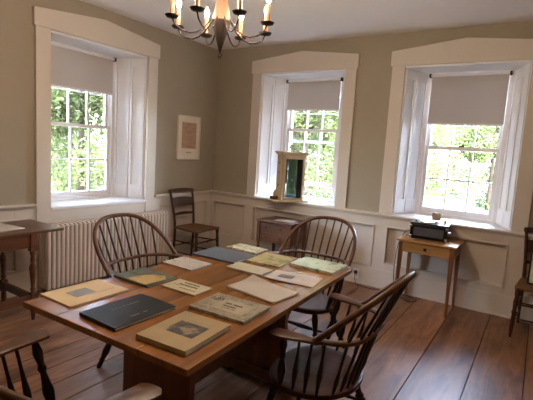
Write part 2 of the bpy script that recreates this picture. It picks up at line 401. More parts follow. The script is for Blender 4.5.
def wainscot(T, a, b, panels, zt=.706, zb=.25, depth=.05):
    """board face at -depth with sunk panels (u0,u1[,z0])"""
    m = MB(); cur = a; top = RAIL-.05
    for p in sorted(panels):
        u0, u1 = p[0], p[1]; z0 = p[2] if len(p) > 2 else zb
        m.box(cur, u0, -depth, 0, .0, top, T)
        m.box(u0, u1, -depth, 0, zt, top, T); m.box(u0, u1, -depth, 0, 0, z0, T)
        m.box(u0, u1, -.004, 0, z0, zt, T)
        k = .016   # moulding round the panel stands a little proud of the frame
        for q in ((u0-k, u0, z0-k, zt+k), (u1, u1+k, z0-k, zt+k), (u0, u1, z0-k, z0), (u0, u1, zt, zt+k)):
            m.box(q[0], q[1], -depth-.010, -depth+.001, q[2], q[3], T)
        cur = u1
    m.box(cur, b, -depth, 0, 0, top, T)
    return m
struct(wainscot(TB0, 0, RX, [(.09, .607), (.772, 2.441), (2.609, 3.778, .30), (3.95, RX-.3)]).build('wall_back_wainscot', 'trim', bevel=.0015))
struct(wainscot(TL0, RY, -.061, [(-1.0, -.16), (-4.4, -2.78), (-6.0, -4.6)], depth=.024).build('wall_left_wainscot', 'trim', bevel=.0015))
def baseb(T, a, b, q=.05):
    m = MB(); m.box(a, b, -q-.010, -q-.0005, 0.0, .215, T); m.box(a, b, -q-.016, -q-.0105, 0, .02, T)
    return m
struct(baseb(TB0, .067, RX).build('baseboard_back', 'trim', bevel=.002))
struct(baseb(TL0, RY, -.067, .024).build('baseboard_left', 'trim', bevel=.002))

# ---------------------------------------------------------------- radiator
rad = thing('radiator', 'long cream cast iron column radiator beneath the window', 'radiator', (.145, -1.83, 0))
NS = 33; pitch = .0462
def rsec():
    m = MB()
    for x in (-.05, 0, .05):
        m.tube([(x, 0, .08), (x, 0, .60)], [(.0215, .0145), (.0215, .0145)], 10, True, True)
    m.tube([(-.08, 0, .64), (-.06, 0, .655), (.06, 0, .655), (.08, 0, .64)], [(.017, .010), (.018, .012), (.018, .012), (.017, .010)], 10, up=(0, 0, 1))
    m.tube([(-.07, 0, .075), (-.05, 0, .06), (.05, 0, .06), (.07, 0, .075)], [(.02, .012), (.022, .016), (.022, .016), (.02, .012)], 10, up=(0, 0, 1))
    m.tube([(.066, 0, .05), (.066, 0, .64)], [(.018, .0165), (.018, .0165)], 10, True, True)
    m.tube([(-.066, 0, .05), (-.066, 0, .64)], [(.018, .0165), (.018, .0165)], 10, True, True)
    return m
s0 = rsec().build('radiator_section', 'radiator', rad)
for i in range(NS):
    s = s0 if i == 0 else s0.copy()
    if i: C.objects.link(s); s.parent = rad
    s.location = (0, (i-(NS-1)/2)*pitch, 0)
for y in (-(NS-1)/2*pitch, (NS-1)/2*pitch):
    for x in (-.05, .05):
        MB().lathe((x, y, 0), (x, y, .1), [(0, .018), (.3, .012), (1, .016)], 10).build('foot', 'radiator', rad)
MB().lathe((0, -(NS-1)/2*pitch, .62), (0, (NS-1)/2*pitch, .62), [(0, .018), (1, .018)], 10).lathe((0, -(NS-1)/2*pitch, .085), (0, (NS-1)/2*pitch, .085), [(0, .018), (1, .018)], 10).build('header_tube', 'radiator', rad)

# ---------------------------------------------------------------- conference table
TCX, TCY, TA, TW, TL2, TZ = 2.56, -2.951, .037, .975, 1.612, .75
tb = thing('trestle_table', 'long honey-brown wooden trestle table spread with books', 'table', (TCX, TCY, 0), TA)
hw, hl = TW/2, TL2/2
m = MB(); nb = 4
for i in range(nb):
    a = -hw+2*hw*i/nb; b = -hw+2*hw*(i+1)/nb
    m.box(a+.0004, b-.0004, -hl, hl, TZ-.028, TZ)
m.build('tabletop', 'table', tb, bevel=.003)
for s in (-1, 1):
    y = s*(hl-.36)
    m = MB(); m.box(-.215, .215, y-.02, y+.02, .09, TZ-.066); m.build('trestle_panel', 'tableleg', tb, bevel=.003)
    MB().prism([(-.34, 0), (-.34, .05), (-.2, .09), (.2, .09), (.34, .05), (.34, 0), (.22, 0), (.18, .02), (-.18, .02), (-.22, 0)], y-.04, y+.04, lambda u, v, z: (u, z, v)).build('foot', 'tableleg', tb, bevel=.004)
    MB().box(-.40, .40, y-.03, y+.03, TZ-.066, TZ-.028).build('cleat', 'tableleg', tb, bevel=.003)
MB().box(-.02, .02, -(hl-.34), hl-.34, .24, .40).build('stretcher', 'tableleg', tb, bevel=.003)

# ---------------------------------------------------------------- windsor armchairs
LEG = [(0, .014), (.06, .018), (.12, .015), (.14, .020), (.17, .015), (.3, .024), (.42, .021), (.5, .027), (.55, .016), (.58, .025), (.61, .016), (.72, .019), (.85, .024), (.93, .020), (1, .016)]
def hoop_pt(t, hw_, yb, zb_, yt, zt):
    """0..1 around the bow, left foot to right foot"""
    a = PI*(1-t); cx = math.cos(a); sx = math.sin(a)
    x = math.copysign(abs(cx)**.78, cx)*hw_*(1+.03*math.sin(a)); k = abs(sx)**.82
    return Vector((x, yb+(yt-yb)*k, zb_+(zt-zb_)*k))
def windsor(label, yt=-.405, zt=.965, yb=-.10, AZ=.675, aw=.044):
    t = thing('windsor_armchair', label, 'chair', group=None)
    SZ = .392
    # seat
    n = 40
    def outline(k, sc, z, dish=0):
        a = 2*PI*k/n; cx, sy = math.cos(a), math.sin(a)
        p = .8 if sy > 0 else .95
        x = math.copysign(abs(cx)**p, cx)*.265*sc; y = math.copysign(abs(sy)**p, sy)*.225*sc
        if sy < 0: x *= 1-.1*abs(sy)
        return Vector((x, y, z))
    rings = [[outline(k, .86, SZ-.045) for k in range(n)], [outline(k, .97, SZ-.03) for k in range(n)], [outline(k, 1, SZ-.014) for k in range(n)],
             [outline(k, .985, SZ-.003) for k in range(n)], [outline(k, .94, SZ) for k in range(n)], [outline(k, .8, SZ-.006) for k in range(n)],
             [outline(k, .55, SZ-.014) for k in range(n)], [outline(k, .25, SZ-.014) for k in range(n)]]
    MB().disc_solid(rings).build('seat', 'seat', t)
    tops = [(-.17, .14), (.17, .14), (-.15, -.13), (.15, -.13)]; feet = [(-.245, .22), (.245, .22), (-.28, -.205), (.28, -.205)]
    for (a, b), (c_, d) in zip(tops, feet):
        MB().lathe((c_, d, 0), (a, b, SZ-.03), LEG, 12).build('leg', 'chair', t)
    def on(i, z): f = z/(SZ-.03); return Vector((lerp(feet[i][0], tops[i][0], f), lerp(feet[i][1], tops[i][1], f), z))
    ST = [(0, .008), (.2, .010), (.4, .015), (.5, .019), (.6, .015), (.8, .010), (1, .008)]
    sl, sr = (on(0, .17), on(2, .17)), (on(1, .17), on(3, .17))
    MB().lathe(*sl, ST, 10).build('stretcher', 'chair', t); MB().lathe(*sr, ST, 10).build('stretcher', 'chair', t)
    MB().lathe((sl[0]+sl[1])/2, (sr[0]+sr[1])/2, ST, 10).build('stretcher', 'chair', t)
    # arm bow
    path = []; N = 33
    for i in range(N):
        s = i/(N-1); a = PI*(1-s)
        cx, sx = math.cos(a), math.sin(a)
        x = math.copysign(abs(cx)**.62, cx)*.285; y = -.275*abs(sx)**.75
        if i == 0: x = -.285
        path.append((x, y))
    left = [(-.320, .095), (-.322, .08), (-.316, .03), (-.300, -.04), (-.290, -.09)]
    pts = left + [p for p in path if p[1] < -.12] + [(-x, y) for x, y in left[::-1]]
    rd = []
    for i, (x, y) in enumerate(pts):
        w_ = .017
        if y > -.14: w_ = lerp(.020, aw, min(1, (y+.14)/.18))
        if y > .09: w_ = .032
        rd.append((w_, .0105))
    MB().tube([(x, y, AZ) for x, y in pts], rd, 10, True, True, up=(0, 0, 1)).build('arm_bow', 'chairbow', t)
    # hoop
    hp = [hoop_pt(i/36, .296, yb, AZ, yt, zt) for i in range(37)]
    MB().tube(hp, .0145, 10).build('back_bow', 'chairbow', t)
    # spindles
    SP = [(0, .006), (.1, .008), (.28, .012), (.42, .008), (.5, .0075), (1, .0055)]
    def arm_at(x):  # y of arm bow back at x
        best = min(path, key=lambda p: abs(p[0]-x)+(0 if p[1] < -.02 else 9)); return best[1]
    for i in range(8):
        u = -1+2*(i+.5)/8
        ax = u*.245; ay = arm_at(ax)
        # hoop point whose x is proportional
        hx = u*.275
        hpt = min([hoop_pt(j/200, .296, yb, AZ, yt, zt) for j in range(201)], key=lambda p: abs(p.x-hx))
        base = Vector((u*.19, -.195+.05*abs(u)**2, SZ-.01)); mid = Vector((ax, ay, AZ))
        m = MB(); m.lathe(base, mid, SP[:5]+[(1, .007)], 8); m.lathe(mid, hpt, [(0, .0075), (1, .006)], 8)
        m.build('spindle', 'chair', t)
    for s in (-1, 1):
        for (bx, by, ax, ay) in ((.225, -.10, .272, -.145), (.24, -.045, .288, -.09), (.25, .01, .302, -.035)):
            MB().lathe((s*bx, by, SZ-.01), (s*ax, ay, AZ), [(0, .007), (.15, .009), (.4, .0145), (.55, .010), (.7, .007), (1, .0065)], 8).build('spindle', 'chair', t)
        MB().lathe((s*.238, .085, SZ-.01), (s*.312, .04, AZ), [(0, .012), (.1, .014), (.3, .023), (.45, .015), (.55, .011), (.6, .018), (.66, .012), (.8, .020), (.92, .013), (1, .011)], 12).build('arm_post', 'chair', t)
    return t
chA = windsor('wooden hoop-back armchair between table and radiator')
chB = copy_tree(chA); chB['label'] = 'wooden hoop-back armchair at the table end beside the two-drawer stand'
chC = copy_tree(chA); chC['label'] = 'dark hoop-back armchair on the open floor side of the table, facing the radiator'
chD = windsor('wooden hoop-back armchair at the table end by the black book, mostly out of frame', -.44, .95, -.155, .70, .052)
for o, x, y, r in ((chA, 1.895, -2.80, -PI/2), (chB, 2.575, -1.93, PI), (chC, 3.14, -2.82, PI/2), (chD, 2.69, -3.915, 0)):
    o.location = (x, y, 0); o.rotation_euler = (0, 0, r)

# ---------------------------------------------------------------- side chairs
def side_chair(label, fw_=.43, bw=.34, dep=.42, SZ=.455, top=.895, bt=.40, lean=.075, splat=True):
    """faces +y; back at y<0"""
    t = thing('side_chair', label, 'chair')
    y1, y0 = dep/2, -dep/2
    n = []
    pl = [(-fw_/2, y1), (fw_/2, y1), (bw/2+.01, y0), (-bw/2-.01, y0)]
    m = MB()
    # rounded front rush seat: grid
    G = 12; vs = []; 
    for j in range(G+1):
        for i in range(G+1):
            u = i/G*2-1; v = j/G
            hwx = lerp(bw/2+.012, fw_/2+.01, v**.7); x = u*hwx; y = lerp(y0, y1, v)
            z = SZ-.010*(1-u*u)*math.sin(PI*v)
            vs.append((x, y, z))
    k = len(vs); vs += [(x*.98, y*.98, z-.03) for x, y, z in vs]
    fs = [[j*(G+1)+i, j*(G+1)+i+1, (j+1)*(G+1)+i+1, (j+1)*(G+1)+i] for j in range(G) for i in range(G)]
    fs += [[q+k for q in f[::-1]] for f in fs]
    ring = [i for i in range(G+1)]+[(j+1)*(G+1)+G for j in range(G)]+[G*(G+1)+i for i in range(G-1, -1, -1)]+[j*(G+1) for j in range(G-1, 0, -1)]
    fs += [[ring[i], ring[(i+1) % len(ring)], ring[(i+1) % len(ring)]+k, ring[i]+k] for i in range(len(ring))]
    m.add(vs, fs, True); m.build('seat', 'rush', t, bevel=.006)
    for s in (-1, 1):
        MB().lathe((s*(fw_/2-.005), y1+.0, 0), (s*(fw_/2-.02), y1-.02, SZ-.012), [(0, .010), (.1, .014), (.3, .020), (.45, .016), (.5, .022), (.55, .016), (.7, .021), (.8, .015), (.9, .021), (1, .018)], 12).build('leg', 'darkchair', t)
        def post(z):
            q = max(0, (z-SZ)/(top-SZ)); return Vector((s*lerp(bw/2, bt/2, q**1.3), y0-lean*q**1.5 - .02*max(0, 1-z/.3)+.01, z))
        MB().tube([post(z) for z in (0, .1, .2, .3, .4, .5, .6, .7, .8, top)], [(.013, .013)]*2+[(.016, .016)]*4+[(.015, .014)]*4, 10).build('back_post', 'darkchair', t)
        for z in (.14, .28):
            MB().lathe((s*(fw_/2-.008), y1-.01, z), post(z-.01), [(0, .007), (.5, .010), (1, .007)], 8).build('rung', 'darkchair', t)
    for z in (.17, .30):
        MB().lathe((-(fw_/2-.01), y1-.005, z), ((fw_/2-.01), y1-.005, z), [(0, .007), (.45, .011), (.5, .015), (.55, .011), (1, .007)], 8).build('rung', 'darkchair', t)
    pb = [y0-.01]
    MB().lathe((-(bw/2), y0-.0, .2), ((bw/2), y0-.0, .2), [(0, .007), (.5, .010), (1, .007)], 8).build('rung', 'darkchair', t)
    def slat(za, zb_, name, th=.008, bow=.025, over=0):
        vs = []; N = 10
        for i in range(N+1):
            u = i/N*2-1
            for (z, off) in ((za, 0), (zb_, 0), (zb_, th*2), (za, th*2)):
                q = max(0, (z-SZ)/(top-SZ)); hwx = lerp(bw/2, bt/2, q**1.3)+over
                zz = z+(.012*(1-u*u) if z == zb_ else .0)
                vs.append((u*hwx, y0-lean*q**1.5+.01+th-off-bow*(1-u*u), zz))
        fs = [[i*4+a, i*4+(a+1) % 4, (i+1)*4+(a+1) % 4, (i+1)*4+a] for i in range(N) for a in range(4)]+[[3, 2, 1, 0], [N*4, N*4+1, N*4+2, N*4+3]]
        m = MB(); m.add(vs, fs, False); return m.build(name, 'darkchair', t, bevel=.003)
    slat(top-.022, top+.016, 'crest_rail', .011, .02, .02)
    slat(.70, .80, 'back_splat')
    slat(.585, .61, 'back_rail')
    return t
sc1 = side_chair('old side chair with woven seat in the corner beyond the radiator')
sc1.location = (.355, -.715, 0); sc1.rotation_euler = (0, 0, -PI/2)
sc2 = copy_tree(sc1); sc2['label'] = 'old side chair against the panelling, with a framed print on its seat'
sc2.location = (4.125, -.345, 0); sc2.rotation_euler = (0, 0, PI)
# framed print leaning on its seat
fp = thing('framed_print', 'cream and black framed print leaning on the side chair at the edge', 'picture', (4.10, -.36, .447), 0)
Tp = lambda u, v, z: (u, v+z*.22, z)
MB().box(-.115, .115, -.006, .006, 0.004, .30, Tp).build('backing', 'black', fp)
MB().box(-.115, -.10, -.012, -.006, 0.004, .30, Tp).box(.10, .115, -.012, -.006, 0.004, .30, Tp).box(-.10, .10, -.012, -.006, .004, .018, Tp).box(-.10, .10, -.012, -.006, .286, .30, Tp).build('frame', 'black', fp)
MB().box(-.10, .10, -.009, -.006, .018, .286, Tp).build('print', printed('sage_print', [hexc('d9d2ba'), hexc('c7c0a0'), hexc('6a6f52')], 9, pos=[.4, .55, .75]), fp)

# ---------------------------------------------------------------- small tables
st = thing('side_table', 'small light pine one-drawer table carrying the record player', 'table', (3.125, -.285, 0))
ZT = .695; w2, d2 = .28, .235
MB().box(-w2, w2, -d2, d2, ZT-.02, ZT).build('tabletop', 'pine', st, bevel=.004)
lx, ly = .245, .20
for sx in (-1, 1):
    for sy in (-1, 1):
        m = MB(); a = .019; b = .011; x = sx*lx; y = sy*ly
        xi, yi = x-sx*.006, y-sy*.006
        m.add([(x-b, y-b, 0), (x+b, y-b, 0), (x+b, y+b, 0), (x-b, y+b, 0), (xi-a, yi-a, ZT-.14), (xi+a, yi-a, ZT-.14), (xi+a, yi+a, ZT-.14), (xi-a, yi+a, ZT-.14), (xi-a, yi-a, ZT-.02), (xi+a, yi-a, ZT-.02), (xi+a, yi+a, ZT-.02), (xi-a, yi+a, ZT-.02)],
              [(3, 2, 1, 0), (8, 9, 10, 11)]+[(i, (i+1) % 4, 4+(i+1) % 4, 4+i) for i in range(4)]+[(4+i, 4+(i+1) % 4, 8+(i+1) % 4, 8+i) for i in range(4)])
        m.build('leg', 'pineleg', st, bevel=.002)
MB().box(-lx+.012, lx-.012, ly-.02, ly-.002, ZT-.13, ZT-.02).box(-lx-.012, -lx+.004, -ly+.012, ly-.012, ZT-.13, ZT-.02).box(lx-.004, lx+.012, -ly+.012, ly-.012, ZT-.13, ZT-.02).build('apron', 'pineleg', st)
dr = MB().box(-lx+.015, lx-.015, -ly-.010, -ly+.01, ZT-.125, ZT-.022).build('drawer', 'pine', st, bevel=.003)
MB().lathe((0, -ly-.010, ZT-.07), (0, -ly-.038, ZT-.07), [(0, .008), (.4, .007), (.7, .016), (1, .010)], 14).build('knob', 'knob', dr)

ns = thing('two_drawer_stand', 'small dark wooden stand with two drawers beneath the far window', 'table', (1.415, -.345, 0))
ZN = .655; w2, d2 = .245, .21; lx, ly = .215, .18
MB().box(-w2, w2, -d2, d2, ZN-.02, ZN).build('tabletop', 'night', ns, bevel=.004)
for sx in (-1, 1):
    for sy in (-1, 1):
        x, y = sx*lx, sy*ly; m = MB(); m.box(x-.02, x+.02, y-.02, y+.02, ZN-.27, ZN-.02); m.lathe((x, y, 0), (x, y, ZN-.27), [(0, .010), (.06, .015), (.1, .010), (.4, .018), (.85, .022), (.9, .015), (.95, .022), (1, .02)], 12)
        m.build('leg', 'night', ns)
MB().box(-lx+.02, lx-.02, ly-.015, ly+.005, ZN-.26, ZN-.02).box(-lx-.01, -lx+.01, -ly+.02, ly-.02, ZN-.26, ZN-.02).box(lx-.01, lx+.01, -ly+.02, ly-.02, ZN-.26, ZN-.02).box(-lx+.02, lx-.02, -ly-.008, -ly+.01, ZN-.146, ZN-.132).box(-lx+.02, lx-.02, -ly-.008, -ly+.01, ZN-.26, ZN-.248).build('case', 'night', ns)
for z0 in (ZN-.245, ZN-.130):
    dr = MB().box(-lx+.024, lx-.024, -ly-.012, -ly+.012, z0, z0+.098).build('drawer', 'night', ns, bevel=.003)
    for x in (-.1, .1): MB().lathe((x, -ly-.012, z0+.05), (x, -ly-.034, z0+.05), [(0, .006), (.5, .006), (.75, .013), (1, .008)], 12).build('knob', 'knob', dr)
pp = MB().box(-.12, .12, -.08, .08, 0, .003).build('paper_sheet', 'paper'); pp.location = (1.47, -.36, ZN); pp.rotation_euler = (0, 0, .15)
tag(pp, 'pale paper sheet lying on the two-drawer stand', 'paper')

# old table by the wall
ot = thing('gateleg_table', 'dark turned-leg table against the olive wall, with a white sheet on it', 'table', (.41, -3.45, 0))
ZO = .735; w2, d2 = .265, .75
MB().box(-w2, w2, -d2, d2, ZO-.022, ZO).build('tabletop', 'oldtable', ot, bevel=.005)
lx, ly = .238, .50
TL_ = [(0, .012), (.08, .022), (.12, .016)]
for sx in (-1, 1):
    for sy in (-1, 1):
        x, y = sx*lx, sy*ly; m = MB()
        m.lathe((x, y, 0), (x, y, .14), [(0, .012), (.5, .022), (1, .018)], 12)
        m.box(x-.024, x+.024, y-.024, y+.024, .13, .23)
        m.lathe((x, y, .22), (x, y, ZO-.15), [(0, .02), (.05, .014), (.1, .022), (.15, .015), (.45, .024), (.6, .028), (.7, .014), (.78, .020), (.84, .014), (.92, .022), (1, .02)], 14)
        m.box(x-.026, x+.026, y-.026, y+.026, ZO-.16, ZO-.022)
        m.build('leg', 'oldtable', ot)
MB().box(-lx+.026, lx-.026, -ly-.012, -ly+.012, ZO-.13, ZO-.022).box(-lx+.026, lx-.026, ly-.012, ly+.012, ZO-.13, ZO-.022).box(-lx-.012, -lx+.012, -ly+.026, ly-.026, ZO-.13, ZO-.022).box(lx-.012, lx+.012, -ly+.026, ly-.026, ZO-.13, ZO-.022).build('apron', 'oldtable', ot)
for a in ((-lx+.024, lx-.024, ly-.018, ly+.018), (-lx+.024, lx-.024, -ly-.018, -ly+.018), (lx-.018, lx+.018, -ly+.024, ly-.024)):
    MB().box(*a, .15, .21).build('stretcher', 'oldtable', ot, bevel=.004)
p2 = MB().box(-.17, .17, -.14, .14, 0, .004).build('paper_sheet', 'paper'); p2.location = (.36, -3.10, ZO); p2.rotation_euler = (0, 0, .12)
tag(p2, 'white paper sheet lying on the turned-leg table', 'paper')

# ---------------------------------------------------------------- books and papers on the table
def strokes(m, x0, x1, y, h, z, seed, seg=.006, dens=.8):
    r = random.Random(seed); x = x0
    while x < x1:
        w_ = seg*r.uniform(.5, 1.6)
        if r.random() < dens: m.box(x, min(x1, x+w_), y-h/2*r.uniform(.6, 1), y+h/2*r.uniform(.6, 1), z, z+.0006)
        x += w_+seg*.35
ink = plain('dark_ink', hexc('1e1a16'), .7)
gilt = plain('pale_gilt_ink', hexc('a09a90'), .5)
def book(name, label, cat, cx, cy, ang, lx, ly, th, cover, pages='pages', spine='y', hard=True, tilt=0):
    t = thing(name, label, cat, (cx, cy, TZ+.0005), math.radians(ang))
    a, b = lx/2, ly/2; k = .0025 if hard else .0008; ov = .003 if hard else 0
    m = MB(); m.box(-a, a, -b, b, 0, k); m.box(-a, a, -b, b, th-k, th)
    if spine == 'y':
        m.box(-a, a, -b-.002, -b+k, 0, th)
    elif spine == 'x':
        m.box(-a-.002, -a+k, -b, b, 0, th)
    m.build('cover', cover, t, bevel=.0012 if hard else 0)
    MB().box(-a+k+ov, a-ov, -b+k+.0005, b-ov, k, th-k).build('page_block', pages, t)
    return t, a, b, th
def decal(parent, name, x0, x1, y0, y1, z, mat, thick=.0006): return MB().box(x0, x1, y0, y1, z, z+thick).build(name, mat, parent)
# tan photographic book
tan = plain('tan_cover', hexc('9b8359'), .45, var=.08, scale=12)
t, a, b, th = book('hardcover_book', 'thick tan hardcover with a dark photograph on its cover, at the table corner', 'book', 2.88, -3.542, 4, .243, .29, .021, tan)
decal(t, 'cover_photograph', -.065, .075, -.055, .055, th, printed('dark_landscape_photo', [hexc('2e271f'), hexc('4f4638'), hexc('9a8a6e')], 18, seed=3, pos=[.35, .52, .68]))
m = MB(); strokes(m, -.07, .06, .085, .007, th, 3, .006, 1); m.build('title_lettering', gilt, t)
# lithographic map book
lit = printed('vintage_map_cover', [hexc('5d5847'), hexc('8d8066'), hexc('a39478'), hexc('6f6852')], 34, seed=9, pos=[.34, .46, .56, .68])
t, a, b, th = book('hardcover_book', 'faded floral map-covered book with dark title beside the tan hardcover', 'book', 2.848, -3.215, 2.5, .306, .226, .014, lit)
decal(t, 'title_plate', -.07, .11, -.07, .06, th, plain('plate_cream', hexc('a3957a'), .5, var=.08, scale=20))
for q_ in ((-.045, .055, .018, .014, th+.0006, 8, .007), (-.03, .045, -.012, .012, th+.0006, 9, .007), (-.02, .05, -.035, .005, th+.0006, 10, .004)):
    m = MB(); strokes(m, *q_); m.build('title_lettering', ink, t)
fl_ = MB()
for q in range(26):
    an = random.uniform(0, 6.28); rr_ = random.uniform(0, .045)
    fl_.lathe((-.09+rr_*math.cos(an), .045+.6*rr_*math.sin(an), th+.0001), (-.09+rr_*math.cos(an), .045+.6*rr_*math.sin(an), th+.0009), [(0, .006), (1, .005)], 6)
fl_.build('flower_ornament', printed('flower_inks', [hexc('55624a'), hexc('6b5a48'), hexc('8e4a3a')], 60), t)
# small cream booklet
crm = plain('cream_booklet', hexc('c0af88'), .6, var=.04)
t, a, b, th = book('booklet', 'small cream booklet with dark title lettering in mid-table', 'booklet', 2.502, -3.139, 1, .235, .141, .008, crm)
for q_ in ((-.05, .05, .04, .016, th, 21, .009, .95), (-.06, .065, .008, .016, th, 22, .009, .95), (-.02, .09, -.035, .008, th, 23, .005, .95), (-.09, -.03, -.01, .004, th, 24, .004)):
    m = MB(); strokes(m, *q_); m.build('title_lettering', ink, t)
# painting book
pnt = printed('painting_cover', [hexc('2b3436'), hexc('4a5243'), hexc('656b52'), hexc('3c484b')], 16, seed=5)
t, a, b, th = book('hardcover_book', 'dark book with a green and golden landscape painting on its cover', 'book', 2.225, -3.176, 0, .27, .208, .014, pnt)
g = MB(); g.prism([(-.035, -.095), (.115, -.1), (.125, .03), (.08, .075), (.02, .05), (-.02, -.01)], th, th+.0006); g.build('painted_field', printed('ochre_field', [hexc('8d7340'), hexc('c1a263'), hexc('ad9a5a')], 16, seed=2), t)
# marbled booklet
t, a, b, th = book('booklet', 'thin booklet with a pale pinkish map cover opposite the corner chair', 'booklet', 2.191, -2.81, -1, .25, .191, .009, printed('pale_map_cover', [hexc('8f8476'), hexc('b9ad9e'), hexc('c6bbae'), hexc('a87f68')], 30, seed=4, pos=[.3, .42, .6, .72]))
# grey folder
t, a, b, th = book('portfolio_folder', 'large plain slate-grey folder near the far table end', 'folder', 2.22, -2.476, 3, .35, .268, .012, plain('slate_cover', hexc('585c62'), .55, var=.05))
MB().box(.13, .178, -.134, -.03, .0045, .0105).build('paper_edge', 'paper', t)
# map booklets
t, a, b, th = book('booklet', 'pale booklet with a green map, nearest the two-drawer stand', 'booklet', 2.216, -2.197, -1, .262, .165, .008, printed('green_map_one', [hexc('cfc9b0'), hexc('b5b592'), hexc('6b7752')], 22, seed=7, pos=[.42, .54, .66]), hard=False)
t, a, b, th = book('booklet', 'yellow booklet with a green and red map cover', 'booklet', 2.526, -2.339, 5, .245, .276, .010, printed('yellow_map', [hexc('b9a66f'), hexc('b3a26a'), hexc('76804e'), hexc('8e5a40')], 18, seed=11, pos=[.36, .5, .6, .7]), hard=False)
t, a, b, th = book('atlas_book', 'glossy white and green map book overhanging near the table corner', 'book', 2.828, -2.246, 0, .313, .238, .018, printed('white_green_map', [hexc('64805f'), hexc('a3b08f'), hexc('b4b79f'), hexc('bdbca8')], 17, seed=15, rough=.25, pos=[.33, .44, .52, .7]))
t, a, b, th = book('cream_book', 'small plain cream book lying between map booklet and open papers', 'book', 2.548, -2.634, 1,   .26, .143, .013, plain('plain_cream_cover', hexc('b8ab8a'), .55, var=.05, scale=14))
# beige folder with small photo
t, a, b, th = book('portfolio_folder', 'large buff folder with a small dark photograph, over the table corner by the radiator', 'folder', 2.20, -3.524, 0, .243, .313, .007, plain('buff_card', hexc('cfb588'), .6, var=.04), hard=False)
decal(t, 'mounted_photograph', -.05, .04, -.075, .03, th, printed('grey_photo', [hexc('4a4335'), hexc('7a705c'), hexc('55503f')], 25, seed=1))
m = MB(); m.box(.048, .051, -.02, .12, th, th+.0005); m.build('printed_line', plain('brown_ink', hexc('8d7048'), .6), t)
# black book
t, a, b, th = book('hardcover_book', 'large black hardcover with small pale lettering', 'book', 2.547, -3.545, -1, .24, .324, .016, plain('black_cloth', hexc('161618'), .5, var=.1, scale=30, spec=.3))
for (x, y0, y1, h) in ((-.045, -.06, .09, .004), (.07, -.05, .045, .006)):
    m = MB(); mm = MB(); strokes(mm, y0, y1, 0, h, th, int(1000*abs(x)), .005)
    m.add([(x+v.y*-1, v.x, v.z) for v in mm.v], mm.f)
    m.build('title_lettering', gilt, t)
# loose papers: curled sheets
def sheets(name, label, cx, cy, ang, lx, ly, mat, n=3, curl=.02, seed=1, corner=(1, 1)):
    t = thing(name, label, 'paper', (cx, cy, TZ+.0005), math.radians(ang)); r = random.Random(seed)
    for q in range(n):
        G = 14; vs = []; ox, oy, oa = r.uniform(-.006, .006), r.uniform(-.006, .006), r.uniform(-.02, .02)
        for k in (0, 1):
            for j in range(G+1):
                for i in range(G+1):
                    u, v = i/G*2-1, j/G*2-1
                    z = .0012+q*.0022+k*.0007 + curl*max(0, (u*corner[0]+v*corner[1])/2-.35)**2*3 + .0012*(1+math.sin(3*u+q))
                    x, y = u*lx/2, v*ly/2
                    vs.append((x*math.cos(oa)-y*math.sin(oa)+ox, x*math.sin(oa)+y*math.cos(oa)+oy, z))
        N = (G+1)**2; fs = [[j*(G+1)+i, j*(G+1)+i+1, (j+1)*(G+1)+i+1, (j+1)*(G+1)+i] for j in range(G) for i in range(G)]
        fs = [f[::-1] for f in fs]+[[q_+N for q_ in f] for f in fs]
        ring = [i for i in range(G+1)]+[(j+1)*(G+1)+G for j in range(G)]+[G*(G+1)+i for i in range(G-1, -1, -1)]+[j*(G+1) for j in range(G-1, 0, -1)]
        fs += [[ring[i], ring[(i+1) % len(ring)], ring[(i+1) % len(ring)]+N, ring[i]+N] for i in range(len(ring))]
        m = MB(); m.add(vs, fs, True); m.build('sheet', mat, t)
    return t
tp = plain('typed_paper', hexc('cdbba0'), .85, var=.05, scale=30, spec=.2)
def typed_mat():
    m, nt, b = nm('typed_page'); tc = nt.nodes.new('ShaderNodeTexCoord'); w_ = nt.nodes.new('ShaderNodeTexWave'); w_.wave_type = 'BANDS'; w_.bands_direction = 'X'; w_.inputs['Scale'].default_value = 28
    w_.inputs['Distortion'].default_value = .0
    n = nt.nodes.new('ShaderNodeTexNoise'); n.inputs['Scale'].default_value = 220
    mt = nt.nodes.new('ShaderNodeMath'); mt.operation = 'MULTIPLY'
    r = nt.nodes.new('ShaderNodeValToRGB'); r.color_ramp.elements[0].position = .38; r.color_ramp.elements[0].color = c4(hexc('c2b3a0')); r.color_ramp.elements[1].position = .6; r.color_ramp.elements[1].color = c4(hexc('a0907a'))
    L = nt.links.new; L(tc.outputs['Object'], w_.inputs['Vector']); L(tc.outputs['Object'], n.inputs['Vector']); L(w_.outputs[1], mt.inputs[0]); L(n.outputs[0], mt.inputs[1]); L(mt.outputs[0], r.inputs[0]); L(r.outputs[0], b.inputs['Base Color']); b.inputs['Roughness'].default_value = .85
    return m
sheets('typed_papers', 'fanned typed cream papers beside the map-covered book', 2.822, -2.905, -6, .325, .215, typed_mat(), 4, .016, 3, (-1, 1))
t = sheets('newsletter', 'pale newsletter sheets with a small dark picture, near the glossy map book', 2.834, -2.60, 8, .30, .20, plain('newsprint', hexc('c2b4a6'), .8, var=.03, scale=30, spec=.2), 2, .008, 5, (-1, -1))
MB().box(-.085, .005, -.03, .03, .0078, .0084).build('printed_picture', printed('newsletter_photo', [hexc('2c2c2c'), hexc('5c5850'), hexc('8c867a')], 40), t)

